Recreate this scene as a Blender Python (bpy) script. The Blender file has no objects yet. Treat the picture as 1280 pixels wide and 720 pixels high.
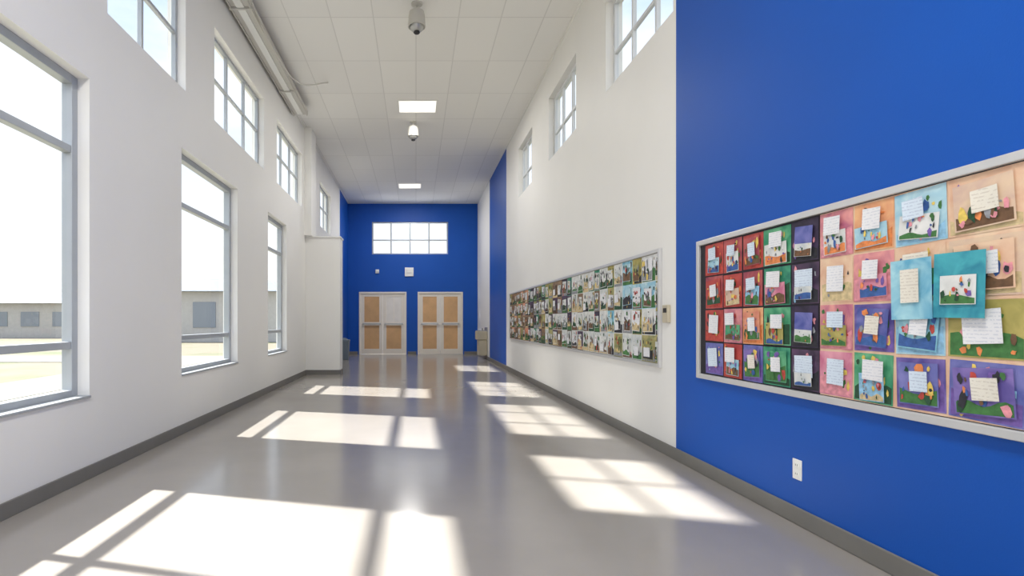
import bpy, bmesh, math, random
from mathutils import Vector
random.seed(11)
scene = bpy.context.scene
scene.view_settings.view_transform = 'Standard'
scene.view_settings.look = 'None'
scene.view_settings.exposure = 0.3

XL, XR, ZC, YF, YB, H = -2.5, 2.26, 5.55, 18.8, -5.0, 1.2

def s2l(c):
    return tuple(((v/12.92) if v <= 0.04045 else ((v+0.055)/1.055)**2.4) for v in c)

MATS = {}
def mat(name, rgb, rough=0.6, metal=0.0, noise=0.0, nscale=5.0, bump=0.0, bscale=60.0, emis=None, estr=0, spec=0.5):
    if name in MATS: return MATS[name]
    m = bpy.data.materials.new(name); m.use_nodes = True
    nt = m.node_tree; b = nt.nodes['Principled BSDF']
    c = s2l(rgb)
    b.inputs['Roughness'].default_value = rough
    b.inputs['Metallic'].default_value = metal
    b.inputs['Specular IOR Level'].default_value = spec
    tc = nt.nodes.new('ShaderNodeTexCoord')
    n = nt.nodes.new('ShaderNodeTexNoise'); n.inputs['Scale'].default_value = nscale; n.inputs['Detail'].default_value = 5
    nt.links.new(tc.outputs['Object'], n.inputs['Vector'])
    r = nt.nodes.new('ShaderNodeValToRGB')
    k = max(noise, 0.01)
    r.color_ramp.elements[0].position = 0.3; r.color_ramp.elements[1].position = 0.7
    r.color_ramp.elements[0].color = (*[max(0, v*(1-k)) for v in c], 1)
    r.color_ramp.elements[1].color = (*[min(1, v*(1+k)) for v in c], 1)
    nt.links.new(n.outputs['Fac'], r.inputs['Fac'])
    nt.links.new(r.outputs['Color'], b.inputs['Base Color'])
    if bump > 0:
        n2 = nt.nodes.new('ShaderNodeTexNoise'); n2.inputs['Scale'].default_value = bscale
        nt.links.new(tc.outputs['Object'], n2.inputs['Vector'])
        bp = nt.nodes.new('ShaderNodeBump'); bp.inputs['Strength'].default_value = bump; bp.inputs['Distance'].default_value = 0.01
        nt.links.new(n2.outputs['Fac'], bp.inputs['Height']); nt.links.new(bp.outputs['Normal'], b.inputs['Normal'])
    if emis:
        b.inputs['Emission Color'].default_value = (*s2l(emis), 1); b.inputs['Emission Strength'].default_value = estr
    MATS[name] = m
    return m

def paint(name, cols, scale=14.0):
    m = bpy.data.materials.new(name); m.use_nodes = True
    nt = m.node_tree; b = nt.nodes['Principled BSDF']; b.inputs['Roughness'].default_value = 0.6
    tc = nt.nodes.new('ShaderNodeTexCoord')
    n = nt.nodes.new('ShaderNodeTexNoise'); n.inputs['Scale'].default_value = scale; n.inputs['Detail'].default_value = 3
    n.inputs['Distortion'].default_value = 0.6
    nt.links.new(tc.outputs['Object'], n.inputs['Vector'])
    r = nt.nodes.new('ShaderNodeValToRGB'); cr = r.color_ramp
    N = len(cols)
    while len(cr.elements) < N: cr.elements.new(0.5)
    for i, c in enumerate(cols):
        cr.elements[i].position = 0.30 + 0.40*i/max(1, N-1)
        cr.elements[i].color = (*s2l(c), 1)
    nt.links.new(n.outputs['Fac'], r.inputs['Fac']); nt.links.new(r.outputs['Color'], b.inputs['Base Color'])
    return m

def note(name, base, ink):
    m = bpy.data.materials.new(name); m.use_nodes = True
    nt = m.node_tree; b = nt.nodes['Principled BSDF']; b.inputs['Roughness'].default_value = 0.7
    tc = nt.nodes.new('ShaderNodeTexCoord')
    wv = nt.nodes.new('ShaderNodeTexWave'); wv.wave_type = 'BANDS'; wv.bands_direction = 'Z'; wv.inputs['Scale'].default_value = 22; wv.inputs['Distortion'].default_value = 0.3
    nt.links.new(tc.outputs['Object'], wv.inputs['Vector'])
    n = nt.nodes.new('ShaderNodeTexNoise'); n.inputs['Scale'].default_value = 90; nt.links.new(tc.outputs['Object'], n.inputs['Vector'])
    a = nt.nodes.new('ShaderNodeMath'); a.operation = 'GREATER_THAN'; a.inputs[1].default_value = 0.7; nt.links.new(wv.outputs['Fac'], a.inputs[0])
    c = nt.nodes.new('ShaderNodeMath'); c.operation = 'GREATER_THAN'; c.inputs[1].default_value = 0.48; nt.links.new(n.outputs['Fac'], c.inputs[0])
    d = nt.nodes.new('ShaderNodeMath'); d.operation = 'MULTIPLY'; nt.links.new(a.outputs[0], d.inputs[0]); nt.links.new(c.outputs[0], d.inputs[1])
    mx = nt.nodes.new('ShaderNodeMixRGB'); nt.links.new(d.outputs[0], mx.inputs[0])
    mx.inputs[1].default_value = (*s2l(base), 1); mx.inputs[2].default_value = (*s2l(ink), 1)
    nt.links.new(mx.outputs[0], b.inputs['Base Color'])
    return m

M_white = mat('white_wall_paint', (0.915, 0.91, 0.895), 0.55, noise=0.012, nscale=1.5, bump=0.04, bscale=120)
M_blue = mat('blue_wall_paint', (0.0, 0.31, 0.68), 0.5, noise=0.03, nscale=1.2, bump=0.04, bscale=120, spec=0.35)
M_base = mat('baseboard_vinyl', (0.46, 0.45, 0.43), 0.45, noise=0.05)
M_frame = mat('window_aluminium', (0.68, 0.70, 0.72), 0.4, 0.3, noise=0.03)
M_framew = mat('window_white_frame', (0.84, 0.85, 0.86), 0.4, 0.0, noise=0.02)
M_alum = mat('board_aluminium', (0.82, 0.82, 0.82), 0.35, 0.4, noise=0.03)
M_cream = mat('door_cream_paint', (0.90, 0.87, 0.82), 0.4, noise=0.02)
M_tan = mat('door_tan_panel', (0.82, 0.65, 0.46), 0.45, noise=0.10, nscale=3)
M_steel = mat('brushed_steel', (0.7, 0.7, 0.7), 0.3, 0.9, noise=0.04)
M_plast = mat('white_plastic', (0.92, 0.92, 0.90), 0.35)
M_dark = mat('dark_plastic', (0.12, 0.12, 0.13), 0.4)
M_beige = mat('beige_plastic', (0.75, 0.71, 0.62), 0.4)
M_fix = mat('fixture_grey', (0.78, 0.77, 0.74), 0.4, 0.1)
M_bin = mat('bin_grey', (0.42, 0.47, 0.52), 0.5)
M_lens = mat('lamp_lens', (1, 1, 1), 0.3, emis=(1, 0.97, 0.92), estr=0.7)

def glass_mat():
    m = bpy.data.materials.new('window_glass'); m.use_nodes = True
    nt = m.node_tree; nt.nodes.clear()
    o = nt.nodes.new('ShaderNodeOutputMaterial'); mx = nt.nodes.new('ShaderNodeMixShader')
    t = nt.nodes.new('ShaderNodeBsdfTransparent'); t.inputs['Color'].default_value = (0.96, 0.98, 0.98, 1)
    g = nt.nodes.new('ShaderNodeBsdfGlossy'); g.inputs['Roughness'].default_value = 0.02
    mx.inputs[0].default_value = 0.07
    nt.links.new(t.outputs[0], mx.inputs[1]); nt.links.new(g.outputs[0], mx.inputs[2]); nt.links.new(mx.outputs[0], o.inputs[0])
    return m
M_glass = glass_mat()

def floor_mat():
    m = bpy.data.materials.new('polished_concrete'); m.use_nodes = True
    nt = m.node_tree; b = nt.nodes['Principled BSDF']
    tc = nt.nodes.new('ShaderNodeTexCoord')
    n = nt.nodes.new('ShaderNodeTexNoise'); n.inputs['Scale'].default_value = 0.9; n.inputs['Detail'].default_value = 8
    nt.links.new(tc.outputs['Object'], n.inputs['Vector'])
    r = nt.nodes.new('ShaderNodeValToRGB')
    r.color_ramp.elements[0].position = 0.3; r.color_ramp.elements[1].position = 0.7
    r.color_ramp.elements[0].color = (*s2l((0.565, 0.545, 0.52)), 1)
    r.color_ramp.elements[1].color = (*s2l((0.61, 0.59, 0.565)), 1)
    nt.links.new(n.outputs['Fac'], r.inputs['Fac']); nt.links.new(r.outputs['Color'], b.inputs['Base Color'])
    n2 = nt.nodes.new('ShaderNodeTexNoise'); n2.inputs['Scale'].default_value = 3.0; n2.inputs['Detail'].default_value = 3
    nt.links.new(tc.outputs['Object'], n2.inputs['Vector'])
    mr = nt.nodes.new('ShaderNodeMapRange'); mr.inputs[3].default_value = 0.13; mr.inputs[4].default_value = 0.20
    nt.links.new(n2.outputs['Fac'], mr.inputs[0]); nt.links.new(mr.outputs[0], b.inputs['Roughness'])
    b.inputs['Specular IOR Level'].default_value = 0.65
    return m
M_floor = floor_mat()

def ceil_mat():
    m = bpy.data.materials.new('ceiling_tile'); m.use_nodes = True
    nt = m.node_tree; b = nt.nodes['Principled BSDF']; b.inputs['Roughness'].default_value = 0.85
    tc = nt.nodes.new('ShaderNodeTexCoord')
    br = nt.nodes.new('ShaderNodeTexBrick'); br.offset = 0.0
    br.inputs['Scale'].default_value = 1.0
    br.inputs['Brick Width'].default_value = 0.61; br.inputs['Row Height'].default_value = 1.22
    br.inputs['Mortar Size'].default_value = 0.009; br.inputs['Mortar Smooth'].default_value = 0.2
    c = s2l((0.93, 0.925, 0.91)); c2 = s2l((0.91, 0.905, 0.89)); d = s2l((0.85, 0.845, 0.83))
    br.inputs['Color1'].default_value = (*c, 1); br.inputs['Color2'].default_value = (*c2, 1); br.inputs['Mortar'].default_value = (*d, 1)
    nt.links.new(tc.outputs['Object'], br.inputs['Vector']); nt.links.new(br.outputs['Color'], b.inputs['Base Color'])
    n2 = nt.nodes.new('ShaderNodeTexNoise'); n2.inputs['Scale'].default_value = 90
    nt.links.new(tc.outputs['Object'], n2.inputs['Vector'])
    bp = nt.nodes.new('ShaderNodeBump'); bp.inputs['Strength'].default_value = 0.1; bp.inputs['Distance'].default_value = 0.01
    nt.links.new(n2.outputs['Fac'], bp.inputs['Height']); nt.links.new(bp.outputs['Normal'], b.inputs['Normal'])
    return m
M_ceil = ceil_mat()

# ---------- mesh helpers ----------
class MB:
    def __init__(self): self.v = []; self.f = []; self.m = []; self.mats = []
    def mi(self, mt):
        if mt not in self.mats: self.mats.append(mt)
        return self.mats.index(mt)
    def quad(self, pts, mt):
        i = len(self.v); self.v += [tuple(p) for p in pts]; self.f.append(tuple(range(i, i+len(pts)))); self.m.append(self.mi(mt))
    def box(self, x0, x1, y0, y1, z0, z1, mt):
        i = len(self.v)
        self.v += [(x0,y0,z0),(x1,y0,z0),(x1,y1,z0),(x0,y1,z0),(x0,y0,z1),(x1,y0,z1),(x1,y1,z1),(x0,y1,z1)]
        k = self.mi(mt)
        for q in [(0,3,2,1),(4,5,6,7),(0,1,5,4),(1,2,6,5),(2,3,7,6),(3,0,4,7)]:
            self.f.append(tuple(i+a for a in q)); self.m.append(k)
    def lathe(self, cx, cy, prof, mt, seg=32):
        k = self.mi(mt); rings = []
        for r, z in prof:
            st = len(self.v)
            for s in range(seg):
                a = 2*math.pi*s/seg; self.v.append((cx+r*math.cos(a), cy+r*math.sin(a), z))
            rings.append(st)
        for a, b in zip(rings, rings[1:]):
            for s in range(seg):
                t = (s+1) % seg
                self.f.append((a+s, a+t, b+t, b+s)); self.m.append(k)
    def make(self, name, parent=None, bevel=0.0, smooth=False, recalc=True):
        me = bpy.data.meshes.new(name); me.from_pydata(self.v, [], self.f)
        for mt in self.mats: me.materials.append(mt)
        for p, k in zip(me.polygons, self.m): p.material_index = k; p.use_smooth = smooth
        if recalc:
            bm = bmesh.new(); bm.from_mesh(me)
            if smooth: bmesh.ops.remove_doubles(bm, verts=bm.verts, dist=1e-6)
            bmesh.ops.recalc_face_normals(bm, faces=bm.faces); bm.to_mesh(me); bm.free()
        ob = bpy.data.objects.new(name, me); scene.collection.objects.link(ob)
        if parent: ob.parent = parent
        if bevel > 0:
            md = ob.modifiers.new('bevel', 'BEVEL'); md.width = bevel; md.segments = 2; md.limit_method = 'ANGLE'
        if smooth:
            try: me.set_sharp_from_angle(angle=math.radians(40))
            except Exception: pass
        return ob

def empty(name):
    e = bpy.data.objects.new(name, None); e.empty_display_size = 0.2; scene.collection.objects.link(e); return e

def build_wall(name, axis, pin, pout, a0, a1, z0, z1, holes, splits, matfn):
    A = sorted(set([a0, a1]+[h[0] for h in holes]+[h[1] for h in holes]+list(splits)))
    Z = sorted(set([z0, z1]+[h[2] for h in holes]+[h[3] for h in holes]))
    def solid(i, j):
        if i < 0 or j < 0 or i >= len(A)-1 or j >= len(Z)-1: return False
        am = (A[i]+A[i+1])/2; zm = (Z[j]+Z[j+1])/2
        return not any(h[0] < am < h[1] and h[2] < zm < h[3] for h in holes)
    def P(a, d, z): return (d, a, z) if axis == 'x' else (a, d, z)
    mb = MB()
    for i in range(len(A)-1):
        for j in range(len(Z)-1):
            if not solid(i, j): continue
            b0, b1, c0, c1 = A[i], A[i+1], Z[j], Z[j+1]
            mt = matfn((b0+b1)/2)
            for d in (pin, pout):
                mb.quad([P(b0,d,c0),P(b1,d,c0),P(b1,d,c1),P(b0,d,c1)], mt)
            if not solid(i-1, j): mb.quad([P(b0,pin,c0),P(b0,pout,c0),P(b0,pout,c1),P(b0,pin,c1)], mt)
            if not solid(i+1, j): mb.quad([P(b1,pin,c0),P(b1,pout,c0),P(b1,pout,c1),P(b1,pin,c1)], mt)
            if not solid(i, j-1): mb.quad([P(b0,pin,c0),P(b0,pout,c0),P(b1,pout,c0),P(b1,pin,c0)], mt)
            if not solid(i, j+1): mb.quad([P(b0,pin,c1),P(b0,pout,c1),P(b1,pout,c1),P(b1,pin,c1)], mt)
    me = bpy.data.meshes.new(name); me.from_pydata(mb.v, [], mb.f)
    for mt in mb.mats: me.materials.append(mt)
    for p, k in zip(me.polygons, mb.m): p.material_index = k
    bm = bmesh.new(); bm.from_mesh(me); bmesh.ops.remove_doubles(bm, verts=bm.verts, dist=1e-5)
    bmesh.ops.recalc_face_normals(bm, faces=bm.faces); bm.to_mesh(me); bm.free()
    ob = bpy.data.objects.new(name, me); scene.collection.objects.link(ob)
    return ob

WN = [0]
def window(axis, d0, d1, a0, a1, z0, z1, vm, hm, fw=0.06, mw=0.05, fm=None):
    fm = fm or M_frame
    WN[0] += 1
    e = empty('window_%d' % WN[0])
    mb = MB()
    def B(b0, b1, c0, c1, e0=d0, e1=d1, mt=fm):
        if axis == 'x': mb.box(min(e0,e1), max(e0,e1), b0, b1, c0, c1, mt)
        else: mb.box(b0, b1, min(e0,e1), max(e0,e1), c0, c1, mt)
    B(a0, a0+fw, z0, z1); B(a1-fw, a1, z0, z1)
    B(a0+fw, a1-fw, z0, z0+fw); B(a0+fw, a1-fw, z1-fw, z1)
    for a in vm: B(a-mw/2, a+mw/2, z0+fw, z1-fw, d0+(d1-d0)*0.05, d1-(d1-d0)*0.05)
    for z in hm: B(a0+fw, a1-fw, z-mw/2, z+mw/2, d0+(d1-d0)*0.1, d1-(d1-d0)*0.1)
    mb.make('frame', e, bevel=0.004)
    gb = MB(); dm = (d0+d1)/2
    if axis == 'x': gb.quad([(dm,a0+fw*.5,z0+fw*.5),(dm,a1-fw*.5,z0+fw*.5),(dm,a1-fw*.5,z1-fw*.5),(dm,a0+fw*.5,z1-fw*.5)], M_glass)
    else: gb.quad([(a0+fw*.5,dm,z0+fw*.5),(a1-fw*.5,dm,z0+fw*.5),(a1-fw*.5,dm,z1-fw*.5),(a0+fw*.5,dm,z1-fw*.5)], M_glass)
    gb.make('glass_pane', e)
    return e

# ---------- shell ----------
T = 0.2
lowL = [(-3.6,-1.9), (-0.9,0.8), (1.55,3.92), (5.46,7.17), (8.65,9.9)]
Z0, Z1 = 0.62, 3.06
clerL = [(-3.2,-1.1), (-0.3,1.8), (4.15,5.56), (6.35,8.42), (9.2,11.2), (13.3,15.0)]
CZ0, CZ1 = 3.70, 4.86
clerR = [(-2.0,-0.3), (1.2,2.9), (4.50,6.10), (7.23,8.72), (9.97,11.3)]
RZ0, RZ1 = 3.93, 5.0
holesL = [(a,b,Z0,Z1) for a,b in lowL]+[(a,b,CZ0,CZ1) for a,b in clerL]
build_wall('wall_left','x',XL,XL-T,YB,YF+T,0,ZC,holesL,[16.8],lambda y: M_blue if y>16.8 else M_white)
holesR = [(a,b,RZ0,RZ1) for a,b in clerR]
build_wall('wall_right','x',XR,XR+T,YB,YF+T,0,ZC,holesR,[4.45,12.8,15.7],lambda y: M_blue if (y<4.45 or 12.8<y<15.7) else M_white)
D1 = (-2.09,-0.35,0,2.29); D2 = (0.06,1.72,0,2.29); BW = (-1.62,1.18,3.67,4.87)
build_wall('wall_far','y',YF,YF+T,XL,XR,0,ZC,[D1,D2,BW],[],lambda x: M_blue)
build_wall('wall_back','y',YB,YB-T,XL-T,XR+T,0,ZC,[(-2.1,1.9,0.1,4.6)],[],lambda x: M_white)  # large unseen opening made to admit fill daylight from behind

mb = MB(); mb.box(XL-T,XR+T,YB-T,YF+T+2.5,-0.15,0,M_floor); mb.make('floor')
mb = MB(); mb.box(XL-T,XR+T,YB-T,YF+T,ZC,ZC+0.15,M_ceil); mb.make('ceiling')

for a,b in lowL:
    window('x', XL-0.09, XL-0.17, a, b, Z0, Z1, [2.80] if a == 1.55 else [], [1.02, 2.50], fw=0.065, mw=0.055)
for a,b in clerL:
    w = b-a
    window('x', XL-0.09, XL-0.14, a, b, CZ0, CZ1, [a+w*k for k in ((.5,) if w < 1.5 else (.33,.67))], [CZ0+0.62], fw=0.045, mw=0.038)
for a,b in clerR:
    w = b-a
    window('x', XR+0.09, XR+0.14, a, b, RZ0, RZ1, [a+w*k for k in (.33,.67)], [RZ0+0.45], fw=0.045, mw=0.035, fm=M_framew)
window('y', YF+0.06, YF+0.14, *BW, [BW[0]+2.8*k for k in (.25,.5,.75)], [4.2], fw=0.05, mw=0.05)
window('y', YB-0.06, YB-0.14, -2.1,1.9,0.1,4.6, [-1.1,-0.1,0.9], [1.1,2.4,3.5], fw=0.07, mw=0.06)  # unseen glazing behind the camera, added to let more daylight in

for i,(a,b) in enumerate(lowL):
    mb = MB(); mb.box(XL-0.09, XL+0.015, a, b, Z0, Z0+0.018, M_frame); mb.make('trim_%d' % (i+1), bevel=0.003)

def bb(name, x0,x1,y0,y1):
    mb = MB(); mb.box(x0,x1,y0,y1,0,0.105,M_base); return mb.make(name, bevel=0.006)
bb('baseboard_left', XL, XL+0.014, YB, YF)
bb('baseboard_right', XR-0.014, XR, YB, YF)
mb = MB()
for x0,x1 in ((XL,D1[0]-.05),(D1[1]+.05,D2[0]-.05),(D2[1]+.05,XR)): mb.box(x0,x1,YF-0.014,YF,0,0.105,M_base)
mb.make('baseboard_far', bevel=0.005)

mb = MB(); mb.box(XL,-1.72,11.6,12.0,0,3.1,M_white); mb.box(XL,-1.70,11.58,12.02,3.1,3.13,M_white)
mb.make('wall_partition', bevel=0.006)
mb = MB(); mb.box(XL,-1.712,11.586,11.6,0,0.105,M_base); mb.box(-1.72,-1.706,11.586,12.0,0,0.105,M_base); mb.make('baseboard_partition')
mb = MB(); mb.box(XL,XL+0.16,11.45,12.0,3.13,ZC,M_white); mb.make('trim_pilaster', bevel=0.004)
mb = MB()
mb.box(XL,XL+0.03,YB,YF,ZC-0.02,ZC,M_plast); mb.box(XR-0.03,XR,YB,YF,ZC-0.02,ZC,M_plast); mb.box(XL+.03,XR-.03,YF-0.03,YF,ZC-0.02,ZC,M_plast)
mb.make('trim_ceiling')

# ---------- doors ----------
M_lite = mat('door_lite', (0.90, 0.88, 0.85), 0.15, noise=0.05, nscale=4)
def door_pair(name, x0, x1, kinds):
    e = empty(name); z1 = 2.29; yf = YF
    mb = MB(); fr = 0.055
    mb.box(x0, x0+fr, yf-0.03, yf+0.12, 0, z1, M_cream); mb.box(x1-fr, x1, yf-0.03, yf+0.12, 0, z1, M_cream)
    mb.box(x0+fr, x1-fr, yf-0.03, yf+0.12, z1-fr, z1, M_cream)
    mb.make('door_frame', e, bevel=0.005)
    xs = [x0+fr+0.005, (x0+x1)/2, x1-fr-0.005]
    for i in range(2):
        a, b = xs[i]+0.006, xs[i+1]-0.006; st = 0.125
        mb = MB()
        t = z1-fr-0.008
        mb.box(a, a+st, yf+0.01, yf+0.055, 0.01, t, M_cream); mb.box(b-st, b, yf+0.01, yf+0.055, 0.01, t, M_cream)
        for (r0, r1) in ((0.01,0.20),(1.06,1.18),(t-0.11,t)): mb.box(a+st, b-st, yf+0.01, yf+0.055, r0, r1, M_cream)
        mb.make('leaf_%d' % (i+1), e, bevel=0.004)
        mb = MB()
        mb.box(a+st, b-st, yf+0.025, yf+0.04, 0.20, 1.06, M_tan)
        mb.box(a+st, b-st, yf+0.025, yf+0.04, 1.18, t-0.11, M_tan if kinds[i] == 't' else M_lite)
        mb.make('panel_%d' % (i+1), e)
        if kinds[i] == 'w':
            mb = MB(); xm = (a+b)/2
            mb.box(xm-.012, xm+.012, yf+0.012, yf+0.024, 1.18, t-0.11, M_cream); mb.make('lite_bar_%d' % (i+1), e)
        mb = MB()
        mb.box(a+0.06, b-0.06, yf-0.055, yf-0.03, 1.10, 1.14, M_steel)
        mb.box(a+0.06, a+0.11, yf-0.03, yf+0.01, 1.09, 1.15, M_steel); mb.box(b-0.11, b-0.06, yf-0.03, yf+0.01, 1.09, 1.15, M_steel)
        mb.make('push_bar_%d' % (i+1), e, bevel=0.005)
door_pair('door_1', D1[0], D1[1], 'tw')
door_pair('door_2', D2[0], D2[1], 'tt')
mb = MB(); mb.box(XL,XR,YF+T+2.2,YF+T+2.3,0,3.0,M_white); mb.box(XL,XR,YF+T,YF+T+2.3,3.0,3.1,M_white); mb.make('wall_vestibule')

# ---------- bulletin boards ----------
M_cork = mat('board_backing_dark', (0.14, 0.13, 0.16), 0.8, noise=0.2, nscale=20)
M_cork2 = mat('board_backing_cork', (0.50, 0.44, 0.36), 0.8, noise=0.2, nscale=40)
M_note = note('handwritten_note', (0.89,0.89,0.90), (0.81,0.82,0.85))
M_note2 = note('cream_note', (0.88,0.86,0.81), (0.81,0.78,0.73))
M_note3 = note('pale_blue_note', (0.82,0.87,0.92), (0.73,0.78,0.85))
def pm(n, *c, s=11): return paint(n, list(c), s)
PA = {
 'red': [pm('paper_red', (0.62,0.20,0.22),(0.76,0.32,0.28)), pm('paper_red_b', (0.52,0.20,0.30),(0.76,0.38,0.36))],
 'pink': [pm('paper_pink', (0.76,0.42,0.54),(0.88,0.62,0.68)), pm('paper_pink_b', (0.70,0.38,0.50),(0.90,0.62,0.60))],
 'green': [pm('paper_green', (0.08,0.42,0.36),(0.30,0.64,0.48)), pm('paper_green_b', (0.10,0.50,0.36),(0.44,0.72,0.54))],
 'purple': [pm('paper_purple', (0.32,0.28,0.56),(0.54,0.46,0.72)), pm('paper_purple_b', (0.28,0.32,0.60),(0.50,0.50,0.74))],
 'black': [pm('paper_black', (0.13,0.11,0.18),(0.26,0.20,0.32)), pm('paper_black_b', (0.18,0.14,0.22),(0.36,0.26,0.38))],
 'orange': [pm('paper_orange', (0.84,0.54,0.42),(0.92,0.72,0.52)), pm('paper_orange_b', (0.82,0.48,0.40),(0.90,0.66,0.52))],
 'peach': [pm('paper_peach', (0.85,0.67,0.56),(0.91,0.80,0.68)), pm('paper_peach_b', (0.80,0.68,0.62),(0.88,0.78,0.66))],
 'cyan': [pm('paper_cyan', (0.38,0.66,0.78),(0.66,0.84,0.88)), pm('paper_cyan_b', (0.50,0.72,0.82),(0.76,0.86,0.88))],
 'blue': [pm('paper_blue', (0.25,0.38,0.64),(0.42,0.55,0.78)), pm('paper_blue_b', (0.30,0.45,0.68),(0.50,0.64,0.80))],
 'olive': [pm('paper_olive', (0.56,0.54,0.28),(0.74,0.68,0.40)), pm('paper_olive_b', (0.50,0.52,0.34),(0.70,0.66,0.44))],
 'teal': [pm('paper_teal', (0.12,0.48,0.58),(0.30,0.70,0.74))]*2,
 'brown': [pm('paper_brown', (0.48,0.39,0.30),(0.64,0.52,0.40)), pm('paper_brown_b', (0.42,0.33,0.26),(0.58,0.46,0.35))],
 'white': [pm('paper_white', (0.80,0.81,0.80),(0.90,0.90,0.89)), pm('paper_white_b', (0.74,0.77,0.78),(0.87,0.87,0.85))],
}
INK = {k: mat('crayon_'+k, c, 0.7, noise=0.25, nscale=40) for k, c in {
 'leaf':(0.25,0.45,0.24),'deep':(0.14,0.30,0.20),'red':(0.72,0.28,0.24),'yellow':(0.87,0.76,0.38),'blue':(0.22,0.36,0.60),
 'ink':(0.17,0.17,0.20),'brown':(0.42,0.31,0.22),'sky':(0.55,0.73,0.84),'pink':(0.85,0.56,0.60),'grey':(0.55,0.56,0.58),'sand':(0.80,0.72,0.55),'orange':(0.86,0.52,0.30),'violet':(0.44,0.34,0.62)}.items()}
def sheet(mb, x, yc, zc, w, h, mt, rot=0.0, curl=0.006):
    c, s = math.cos(rot), math.sin(rot); n = 4
    for k in range(n):
        u0 = -0.5+k/n; u1 = u0+1/n
        x0 = x-curl*(u0*2)**2*0.5; x1 = x-curl*(u1*2)**2*0.5
        mb.quad([(xx, yc+u*w*c-v*h*s, zc+u*w*s+v*h*c) for (u, v, xx) in ((u0,-.5,x0),(u1,-.5,x1),(u1,.5,x1),(u0,.5,x0))], mt)
def drawing(mb, x, yc, zc, w, h, rot=0.0, bg=None, dense=5, ground=None, keys=None, rmax=.12):
    c, s = math.cos(rot), math.sin(rot)
    def P(u, v, d): return (x-d, yc+u*w*c-v*h*s, zc+u*w*s+v*h*c)
    bg = bg or random.choice([PA['white'][0], INK['sky'], PA['cyan'][1], PA['peach'][1], PA['olive'][0], PA['green'][1], PA['pink'][0]])
    mb.quad([P(-.5,-.5,0),P(.5,-.5,0),P(.5,.5,0),P(-.5,.5,0)], bg)
    g = ground or random.choice(['leaf','deep','sand','leaf','blue','brown','orange']); lev = random.uniform(-.3, 0.05)
    n = 8; ph = random.uniform(0, 6); fq = random.uniform(.5, 1.6)
    top = [P(-.47+.94*i/n, lev+0.07*math.sin(ph+i*fq), .0008) for i in range(n+1)]
    mb.quad([P(-.47,-.47,.0008), P(.47,-.47,.0008)]+top[::-1], INK[g])
    for q in range(dense):
        cu, cv = random.uniform(-.40,.40), random.uniform(-.38,.40); r = random.uniform(.03,rmax)
        k = random.choice(keys or ['leaf','deep','red','yellow','ink','brown','pink','blue','grey','orange','violet'])
        m = random.randint(5, 9); a0 = random.uniform(0, 6); asp = random.uniform(.4, 2.2)
        pts = []
        for i in range(m):
            rr = r*random.uniform(.55, 1.35); a = a0+2*math.pi*i/m
            u = max(-.48, min(.48, cu+rr*math.cos(a)*h/w*.8)); v = max(-.48, min(.48, cv+rr*math.sin(a)*asp))
            pts.append(P(u, v, .0014+.0003*q))
        mb.quad(pts, INK[k])
def board(name, y0, y1, z0, z1, backing, fw):
    e = empty(name)
    mb = MB(); X = XR
    mb.box(X-0.030, X, y0, y0+fw, z0, z1, M_alum); mb.box(X-0.030, X, y1-fw, y1, z0, z1, M_alum)
    mb.box(X-0.030, X, y0+fw, y1-fw, z0, z0+fw, M_alum); mb.box(X-0.030, X, y0+fw, y1-fw, z1-fw, z1, M_alum)
    mb.make('frame', e, bevel=0.004)
    mb = MB(); mb.box(X-0.012, X-0.001, y0+fw, y1-fw, z0+fw, z1-fw, backing); mb.make('backing', e)
    return e
B1Z0, B1Z1 = 0.755, 1.835
e1 = board('bulletin_board', 1.15, 4.08, B1Z0, B1Z1, M_cork, 0.038)
pxs = [884,907,931,957,992,1028,1070,1122,1188,1290,1400,1610]
Ys = [1446/(p-520) for p in pxs]
cols = [
 ('red','red','red','purple'),('red','red','pink','red'),('red','red','orange','purple'),
 ('green','green','green','green'),('black','black','black','black'),
 ('pink','peach','pink','pink'),('orange','pink','purple','green'),
 ('cyan','peach','cyan','purple'),('peach','peach','olive','purple'),
 ('orange','peach','orange','blue'),('peach','cyan','pink','blue')]
mb = MB()
nr = 4; zt = B1Z1-0.042; zb = B1Z0+0.042; rh = (zt-zb)/nr
mb.quad([(XR-0.0128,1.19,zb),(XR-0.0128,Ys[5],zb),(XR-0.0128,Ys[5],zt),(XR-0.0128,1.19,zt)], PA['peach'][0])
CK = {'red':['yellow','deep','ink','leaf','orange'],'green':['deep','yellow','pink','ink'],'black':['sky','grey','violet','pink'],
      'pink':['red','leaf','violet','yellow'],'purple':['pink','yellow','leaf','sky'],'cyan':['leaf','blue','yellow','pink']}
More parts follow.
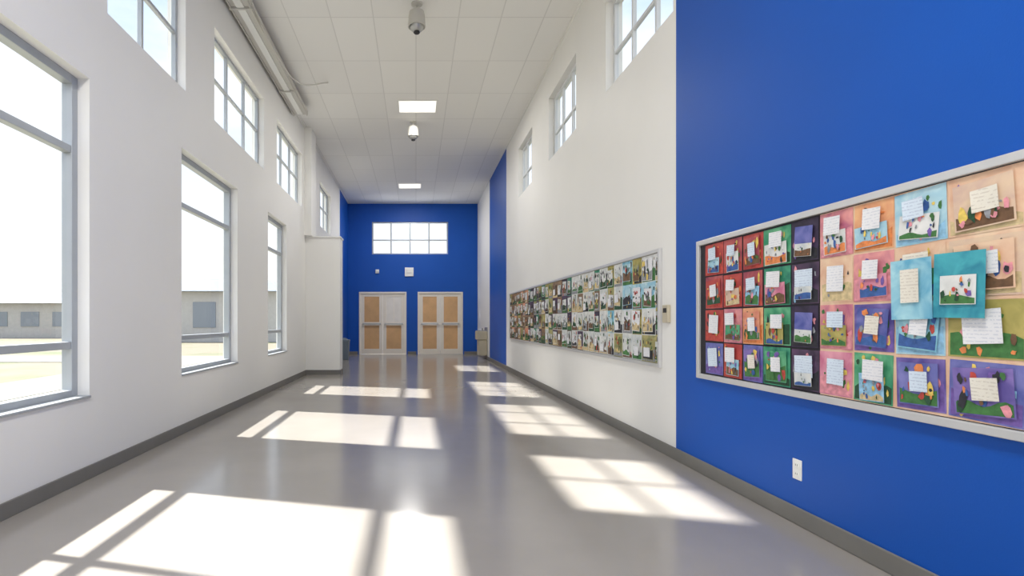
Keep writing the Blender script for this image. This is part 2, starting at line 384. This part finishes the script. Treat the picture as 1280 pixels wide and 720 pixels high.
for i, col in enumerate(cols):
    ya, yb = Ys[i+1], Ys[i]; w = yb-ya; yc = (ya+yb)/2
    for r in range(nr):
        zc = zt-(r+0.5)*rh
        k = col[r]; x = XR-0.015
        far = i < 5
        jj = random.uniform(-.008,.008) if far else random.uniform(-.03, .03)
        drawing(mb, x, yc+random.uniform(-.004,.004), zc, w*random.uniform(.93,.99), rh*random.uniform(.92,.97), jj, PA[k][(i+r) % 2], 10,
                ground={'red':'red','green':'deep','black':'ink','pink':'pink','purple':'violet','orange':'orange','cyan':'sky','peach':'sand','olive':'leaf','blue':'blue'}.get(k,'sand'), keys=CK.get(k), rmax=.07)
        j = random.uniform(-.09, .09); t = random.random()
        nt_ = random.choice([M_note, M_note, M_note2, M_note3])
        if k == 'black':
            sheet(mb, x-0.008, yc, zc+rh*.08, w*0.62, rh*0.5, M_note3 if r % 2 else PA['purple'][1], j)
            drawing(mb, x-0.014, yc, zc-rh*0.22, w*0.6, rh*0.3, j, PA['white'][1], 6)
        elif t < .65:
            drawing(mb, x-0.008, yc+w*random.uniform(-.05,.05), zc-rh*0.18, w*random.uniform(.6,.8), rh*random.uniform(.42,.55), j, None, 14)
            sheet(mb, x-0.016, yc+w*random.uniform(-.08,.08), zc+rh*random.uniform(.12,.2), w*random.uniform(.36,.52), rh*random.uniform(.30,.42), nt_, -j)
        elif t < .75:
            sheet(mb, x-0.008, yc+w*random.uniform(-.06,.06), zc+rh*.04, w*0.50, rh*0.55, nt_, j)
        else:
            drawing(mb, x-0.008, yc, zc, w*0.76, rh*0.76, j, PA[k][(i+r+1) % 2], 16)
            sheet(mb, x-0.016, yc-w*0.05, zc+rh*0.05, w*0.34, rh*0.36, nt_, j*1.4)
yc = 1446/(1212-520); sheet(mb, XR-0.044, yc, 1.35, 0.20, 0.27, PA['teal'][0], 0.02)
drawing(mb, XR-0.051, yc, 1.33, 0.14, 0.12, 0.02, PA['white'][0], 16)
yc = 1446/(1150-520); sheet(mb, XR-0.040, yc, 1.345, 0.19, 0.27, PA['cyan'][0], -0.02); sheet(mb, XR-0.047, yc, 1.36, 0.085, 0.15, M_note2, -0.02)
mb.make('pinned_artwork', e1, recalc=False)

e2 = board('bulletin_board', 4.70, 12.25, 0.775, 1.875, M_cork2, 0.034)
mb = MB(); y = 12.2; rr = 4; zt = 1.875-0.038; zb = 0.775+0.038; rh = (zt-zb)/rr
while y > 4.78:
    w = random.uniform(0.18, 0.30); ya = y-w
    if ya < 4.745: ya = 4.745; w = y-ya
    yc = (ya+y)/2; colbase = random.random()
    for r in range(rr):
        zc = zt-(r+0.5)*rh; x = XR-0.015
        rot = random.uniform(-.07,.07)
        if y > 10.3: base = random.choice(['brown','brown','olive','brown','orange'])
        elif y > 8.4: base = random.choice(['black','green','black','brown','olive','white'])
        elif y > 6.3: base = random.choice(['white','olive','white','black','green','brown']) if colbase < .6 else 'white'
        else: base = random.choice(['white','white','cyan','white','olive'])
        keys = ['brown','sand','ink','orange'] if y > 10.3 else ['ink','leaf','deep','ink','brown','grey','yellow','red','ink']
        drawing(mb, x, yc, zc, w*1.0, rh*1.0, 0, PA[base][r % 2], 8, ground=random.choice(['ink','deep','brown','leaf','sand','grey']), keys=keys, rmax=.10)
        drawing(mb, x-0.006, yc+w*random.uniform(-.08,.08), zc+random.uniform(-.02,.02), w*random.uniform(.55,.85), rh*random.uniform(.55,.85), rot,
                random.choice([PA['white'][0],PA['white'][1],PA[base][1],M_note]), 12, ground=random.choice(['leaf','deep','ink','brown','grey','sand','sand']), keys=keys)
        if random.random() < .35: sheet(mb, x-0.013, yc+w*random.uniform(-.1,.1), zc-rh*random.uniform(-.25,.25), w*0.45, rh*0.35, M_note, -rot)
    y = ya
mb.make('pinned_artwork', e2, recalc=False)

# ---------- small wall things ----------
def outlet(name, y, z, w=0.07, h=0.12):
    e = empty(name)
    mb = MB(); mb.box(XR-0.007, XR, y-w/2, y+w/2, z-h/2, z+h/2, M_plast); mb.make('cover_plate', e, bevel=0.003)
    mb = MB()
    for dz in (-0.026, 0.026): mb.box(XR-0.0095, XR-0.006, y-0.017, y+0.017, z+dz-0.014, z+dz+0.014, M_plast)
    mb.make('sockets', e, bevel=0.002)
    mb = MB()
    for dz in (-0.026, 0.026):
        for dy in (-0.007, 0.006): mb.box(XR-0.0105, XR-0.009, y+dy-0.0012, y+dy+0.0012, z+dz-0.004, z+dz+0.006, M_dark)
    mb.make('slots', e)
outlet('electrical_outlet', 3.03, 0.325)
e = empty('thermostat')
mb = MB(); mb.box(XR-0.03, XR, 4.54, 4.64, 1.19, 1.35, M_beige); mb.make('housing', e, bevel=0.006)
mb = MB(); mb.box(XR-0.033, XR-0.029, 4.56, 4.62, 1.28, 1.32, M_dark); mb.make('display', e)

def strobe(name, x, z, w, h):
    e = empty(name)
    mb = MB(); mb.box(x-w/2, x+w/2, YF-0.05, YF, z-h/2, z+h/2, M_plast); mb.make('housing', e, bevel=0.01)
    mb = MB(); mb.box(x-w*.3, x+w*.3, YF-0.075, YF-0.048, z-h*.1, z+h*.3, M_plast); mb.make('lens', e, bevel=0.008)
strobe('fire_alarm_strobe', -0.25, 3.02, 0.32, 0.32)
strobe('fire_alarm_strobe', -1.42, 3.04, 0.13, 0.14)

# ---------- ceiling fixtures ----------
def pendant(name, x, y):
    e = empty(name)
    mb = MB(); mb.lathe(x, y, [(0.001,ZC),(0.075,ZC),(0.075,ZC-0.02),(0.02,ZC-0.035),(0.012,ZC-0.04),(0.012,ZC-0.08),(0.03,ZC-0.09),(0.001,ZC-0.09)], M_fix); mb.make('canopy_and_stem', e, smooth=True)
    z = ZC-0.09
    mb = MB(); mb.lathe(x, y, [(0.001,z),(0.06,z),(0.10,z-0.03),(0.112,z-0.09),(0.118,z-0.20),(0.122,z-0.23),(0.108,z-0.235),(0.10,z-0.215),(0.001,z-0.215)], M_fix); mb.make('housing', e, smooth=True)
    z -= 0.22
    mb = MB(); mb.lathe(x, y, [(0.10,z)]+[(0.10*math.cos(a), z-0.085*math.sin(a)) for a in [math.radians(k) for k in (10,25,40,55,70,82,89.5)]], M_steel); mb.make('dome', e, smooth=True)
    mb = MB(); mb.lathe(x, y, [(0.001,z-0.075),(0.04,z-0.077),(0.045,z-0.09),(0.035,z-0.10),(0.001,z-0.102)], M_dark); mb.make('sensor_ring', e, smooth=True)
pendant('ceiling_pendant_light', 0.01, 7.0); pendant('ceiling_pendant_light', -0.06, 11.15)
def panel(name, x, y, wx, wy, energy):
    e = empty(name)
    mb = MB(); f = 0.03
    mb.box(x-wx/2, x-wx/2+f, y-wy/2, y+wy/2, ZC-0.012, ZC, M_plast); mb.box(x+wx/2-f, x+wx/2, y-wy/2, y+wy/2, ZC-0.012, ZC, M_plast)
    mb.box(x-wx/2+f, x+wx/2-f, y-wy/2, y-wy/2+f, ZC-0.012, ZC, M_plast); mb.box(x-wx/2+f, x+wx/2-f, y+wy/2-f, y+wy/2, ZC-0.012, ZC, M_plast)
    mb.make('trim_ring', e, bevel=0.002)
    mb = MB(); mb.box(x-wx/2+f, x+wx/2-f, y-wy/2+f, y+wy/2-f, ZC-0.008, ZC, M_lens); mb.make('diffuser', e)
    l = bpy.data.lights.new('panel_lamp', 'AREA'); l.shape = 'RECTANGLE'; l.size = wx*.9; l.size_y = wy*.9; l.energy = energy; l.color = (1,0.97,0.93)
    o = bpy.data.objects.new('panel_lamp', l); scene.collection.objects.link(o); o.location = (x, y, ZC-0.02); o.parent = e
panel('added_fill_panel', 0.03, 10.35, 0.8, 0.61, 55)
panel('added_fill_panel', -0.2, 16.4, 0.75, 0.61, 75)
panel('added_fill_panel', 0.0, 0.3, 1.22, 0.61, 150)  # unseen overhead lamp, added to brighten the near end
panel('added_fill_panel', 0.0, -3.0, 1.22, 0.61, 150)  # another unseen lamp behind the camera, added as fill light

e = empty('linear_ceiling_fixture')
mb = MB(); x0, x1 = XL+0.03, XL+0.33
mb.box(x0, x1, -3.5, 10.3, 5.36, 5.44, M_fix)
mb.box(x0+0.01, x0+0.03, -3.5, 10.3, 5.335, 5.36, M_fix); mb.box(x1-0.03, x1-0.01, -3.5, 10.3, 5.335, 5.36, M_fix)
mb.make('housing', e, bevel=0.006)
mb = MB(); mb.box(x0+0.10, x1-0.10, -3.45, 10.25, 5.345, 5.36, M_plast); mb.make('diffuser', e)
mb = MB()
y = -3.0
while y < 10.3:
    mb.box(x0-0.004, x1+0.006, y, y+0.03, 5.33, 5.445, M_fix); mb.box(x0+0.14, x0+0.16, y, y+0.02, 5.44, ZC, M_steel); y += 2.44
mb.make('hangers', e)
cu = bpy.data.curves.new('ceiling_cable', 'CURVE'); cu.dimensions = '3D'; cu.bevel_depth = 0.012; cu.bevel_resolution = 3
sp = cu.splines.new('BEZIER'); pts = [(-2.17,6.7,5.42),(-2.1,7.7,5.22),(-1.95,8.6,5.2),(-1.6,9.3,5.54)]
sp.bezier_points.add(len(pts)-1)
for b, p in zip(sp.bezier_points, pts): b.co = p; b.handle_left_type = b.handle_right_type = 'AUTO'
cu.materials.append(M_fix)
ob = bpy.data.objects.new('ceiling_cable', cu); scene.collection.objects.link(ob)

# ---------- far-end furniture ----------
e = empty('drinking_fountain')
yy = 16.4
mb = MB(); mb.box(XR-0.34, XR, yy-0.25, yy+0.25, 0.62, 0.90, M_beige); mb.box(XR-0.28, XR, yy-0.22, yy+0.22, 0.12, 0.62, M_beige); mb.make('body', e, bevel=0.03)
mb = MB(); mb.box(XR-0.32, XR-0.03, yy-0.23, yy+0.23, 0.90, 0.915, M_steel); mb.box(XR-0.03, XR, yy-0.25, yy+0.25, 0.88, 1.02, M_steel); mb.make('basin', e, bevel=0.01)
mb = MB(); mb.lathe(XR-0.12, yy+0.12, [(0.001,0.99),(0.02,0.985),(0.02,0.93),(0.03,0.915)], M_steel, 16); mb.make('bubbler', e, smooth=True)
e = empty('recycling_bin')
mb = MB(); cx, cy = -2.28, 16.2
def frus(mb, cx, cy, w0, w1, z0, z1, mt):
    i = len(mb.v); k = mb.mi(mt)
    for w, z in ((w0, z0), (w1, z1)):
        mb.v += [(cx-w,cy-w,z),(cx+w,cy-w,z),(cx+w,cy+w,z),(cx-w,cy+w,z)]
    for q in [(0,3,2,1),(4,5,6,7),(0,1,5,4),(1,2,6,5),(2,3,7,6),(3,0,4,7)]: mb.f.append(tuple(i+a for a in q)); mb.m.append(k)
frus(mb, cx, cy, 0.14, 0.17, 0, 0.58, M_bin); mb.make('body', e, bevel=0.015)
mb = MB(); frus(mb, cx, cy, 0.185, 0.175, 0.58, 0.63, M_bin); frus(mb, cx, cy, 0.12, 0.06, 0.63, 0.68, M_bin); mb.make('lid', e, bevel=0.01)

# ---------- outside ----------
def ground_mat():
    m = bpy.data.materials.new('grass_and_sand'); m.use_nodes = True
    nt = m.node_tree; b = nt.nodes['Principled BSDF']; b.inputs['Roughness'].default_value = 0.9
    tc = nt.nodes.new('ShaderNodeTexCoord'); n = nt.nodes.new('ShaderNodeTexNoise'); n.inputs['Scale'].default_value = 0.25; n.inputs['Detail'].default_value = 8
    nt.links.new(tc.outputs['Object'], n.inputs['Vector'])
    r = nt.nodes.new('ShaderNodeValToRGB'); r.color_ramp.elements[0].position = 0.34; r.color_ramp.elements[1].position = 0.48
    r.color_ramp.elements[0].color = (*s2l((0.36,0.40,0.27)),1); r.color_ramp.elements[1].color = (*s2l((0.46,0.435,0.375)),1)
    nt.links.new(n.outputs['Fac'], r.inputs['Fac']); nt.links.new(r.outputs['Color'], b.inputs['Base Color']); return m
mb = MB(); mb.box(-90, 60, -60, 120, -0.25, -0.16, ground_mat()); mb.make('ground')
M_conc = mat('path_concrete', (0.50,0.49,0.46), 0.8, noise=0.05)
mb = MB(); mb.box(-90, -2.9, 17, 20, -0.16, -0.14, M_conc); mb.box(-9,-7,-30,17,-0.16,-0.14,M_conc); mb.make('footpath')
M_bw = mat('building_wall', (0.74,0.73,0.72), 0.8, noise=0.05); M_bwin = mat('building_window', (0.53,0.56,0.60), 0.2); M_roof = mat('building_roof', (0.46,0.50,0.55), 0.6, noise=0.08)
def building(name, x0, x1, y0, y1, h):
    e = empty(name)
    mb = MB(); mb.box(x0, x1, y0, y1, -0.16, h, M_bw); mb.make('walls', e)
    mb = MB(); x = x0+1
    while x < x1-2: mb.box(x, x+1.5, y0-0.05, y0-0.005, 0.8, h-0.7, M_bwin); x += 2.6
    y = y0+1
    while y < y1-2: mb.box(x1+0.005, x1+0.05, y, y+1.5, 0.8, h-0.7, M_bwin); y += 2.6
    mb.make('windows', e)
    mb = MB(); o = 0.6; rh = 1.1; d = 3
    a = [(x0-o,y0-o,h),(x1+o,y0-o,h),(x1+o,y1+o,h),(x0-o,y1+o,h)]; c = [(x0+d,y0+d,h+rh),(x1-d,y0+d,h+rh),(x1-d,y1-d,h+rh),(x0+d,y1-d,h+rh)]
    mb.quad(a, M_roof); mb.quad(c, M_roof)
    for i in range(4): j = (i+1) % 4; mb.quad([a[i],a[j],c[j],c[i]], M_roof)
    mb.make('roof', e)
building('school_building', -62, -23, 42, 54, 2.7)
building('school_building', -21, -8, 34, 44, 3.2)

# ---------- sky + lights ----------
w = bpy.data.worlds.new('sky'); scene.world = w; w.use_nodes = True
nt = w.node_tree; bg = nt.nodes['Background']
tc = nt.nodes.new('ShaderNodeTexCoord'); sx = nt.nodes.new('ShaderNodeSeparateXYZ'); nt.links.new(tc.outputs['Generated'], sx.inputs[0])
r = nt.nodes.new('ShaderNodeValToRGB'); nt.links.new(sx.outputs['Z'], r.inputs['Fac'])
r.color_ramp.elements[0].position = 0.03; r.color_ramp.elements[0].color = (0.88,0.91,0.95,1)
r.color_ramp.elements[1].position = 0.55; r.color_ramp.elements[1].color = (0.48,0.61,0.82,1)
n = nt.nodes.new('ShaderNodeTexNoise'); n.inputs['Scale'].default_value = 2.6; n.inputs['Detail'].default_value = 6
mp = nt.nodes.new('ShaderNodeMapping'); mp.inputs['Scale'].default_value = (1,1,2.5); nt.links.new(tc.outputs['Generated'], mp.inputs[0]); nt.links.new(mp.outputs[0], n.inputs['Vector'])
cr = nt.nodes.new('ShaderNodeValToRGB'); cr.color_ramp.elements[0].position = 0.44; cr.color_ramp.elements[1].position = 0.70
nt.links.new(n.outputs['Fac'], cr.inputs['Fac'])
mx = nt.nodes.new('ShaderNodeMixRGB'); nt.links.new(cr.outputs['Color'], mx.inputs[0]); nt.links.new(r.outputs['Color'], mx.inputs[1]); mx.inputs[2].default_value = (0.95,0.95,0.97,1)
nt.links.new(mx.outputs[0], bg.inputs['Color']); bg.inputs['Strength'].default_value = 1.25

sun = bpy.data.lights.new('sun', 'SUN'); sun.energy = 15.0; sun.angle = math.radians(1.3); sun.color = (1.0, 0.96, 0.90)
so = bpy.data.objects.new('sun', sun); scene.collection.objects.link(so); so.location = (-20, 10, 25)
so.rotation_euler = Vector((0.96, -0.24, -1.0)).to_track_quat('-Z', 'Y').to_euler()

# ---------- camera ----------
cam = bpy.data.cameras.new('camera'); cam.lens = 18.0; cam.sensor_width = 36.0; cam.sensor_fit = 'HORIZONTAL'
cam.shift_x = 120/1280; cam.shift_y = 42/1280; cam.clip_start = 0.05; cam.clip_end = 500
co = bpy.data.objects.new('camera', cam); scene.collection.objects.link(co); co.location = (0, 0, H); co.rotation_euler = (math.pi/2, 0, 0)
scene.camera = co
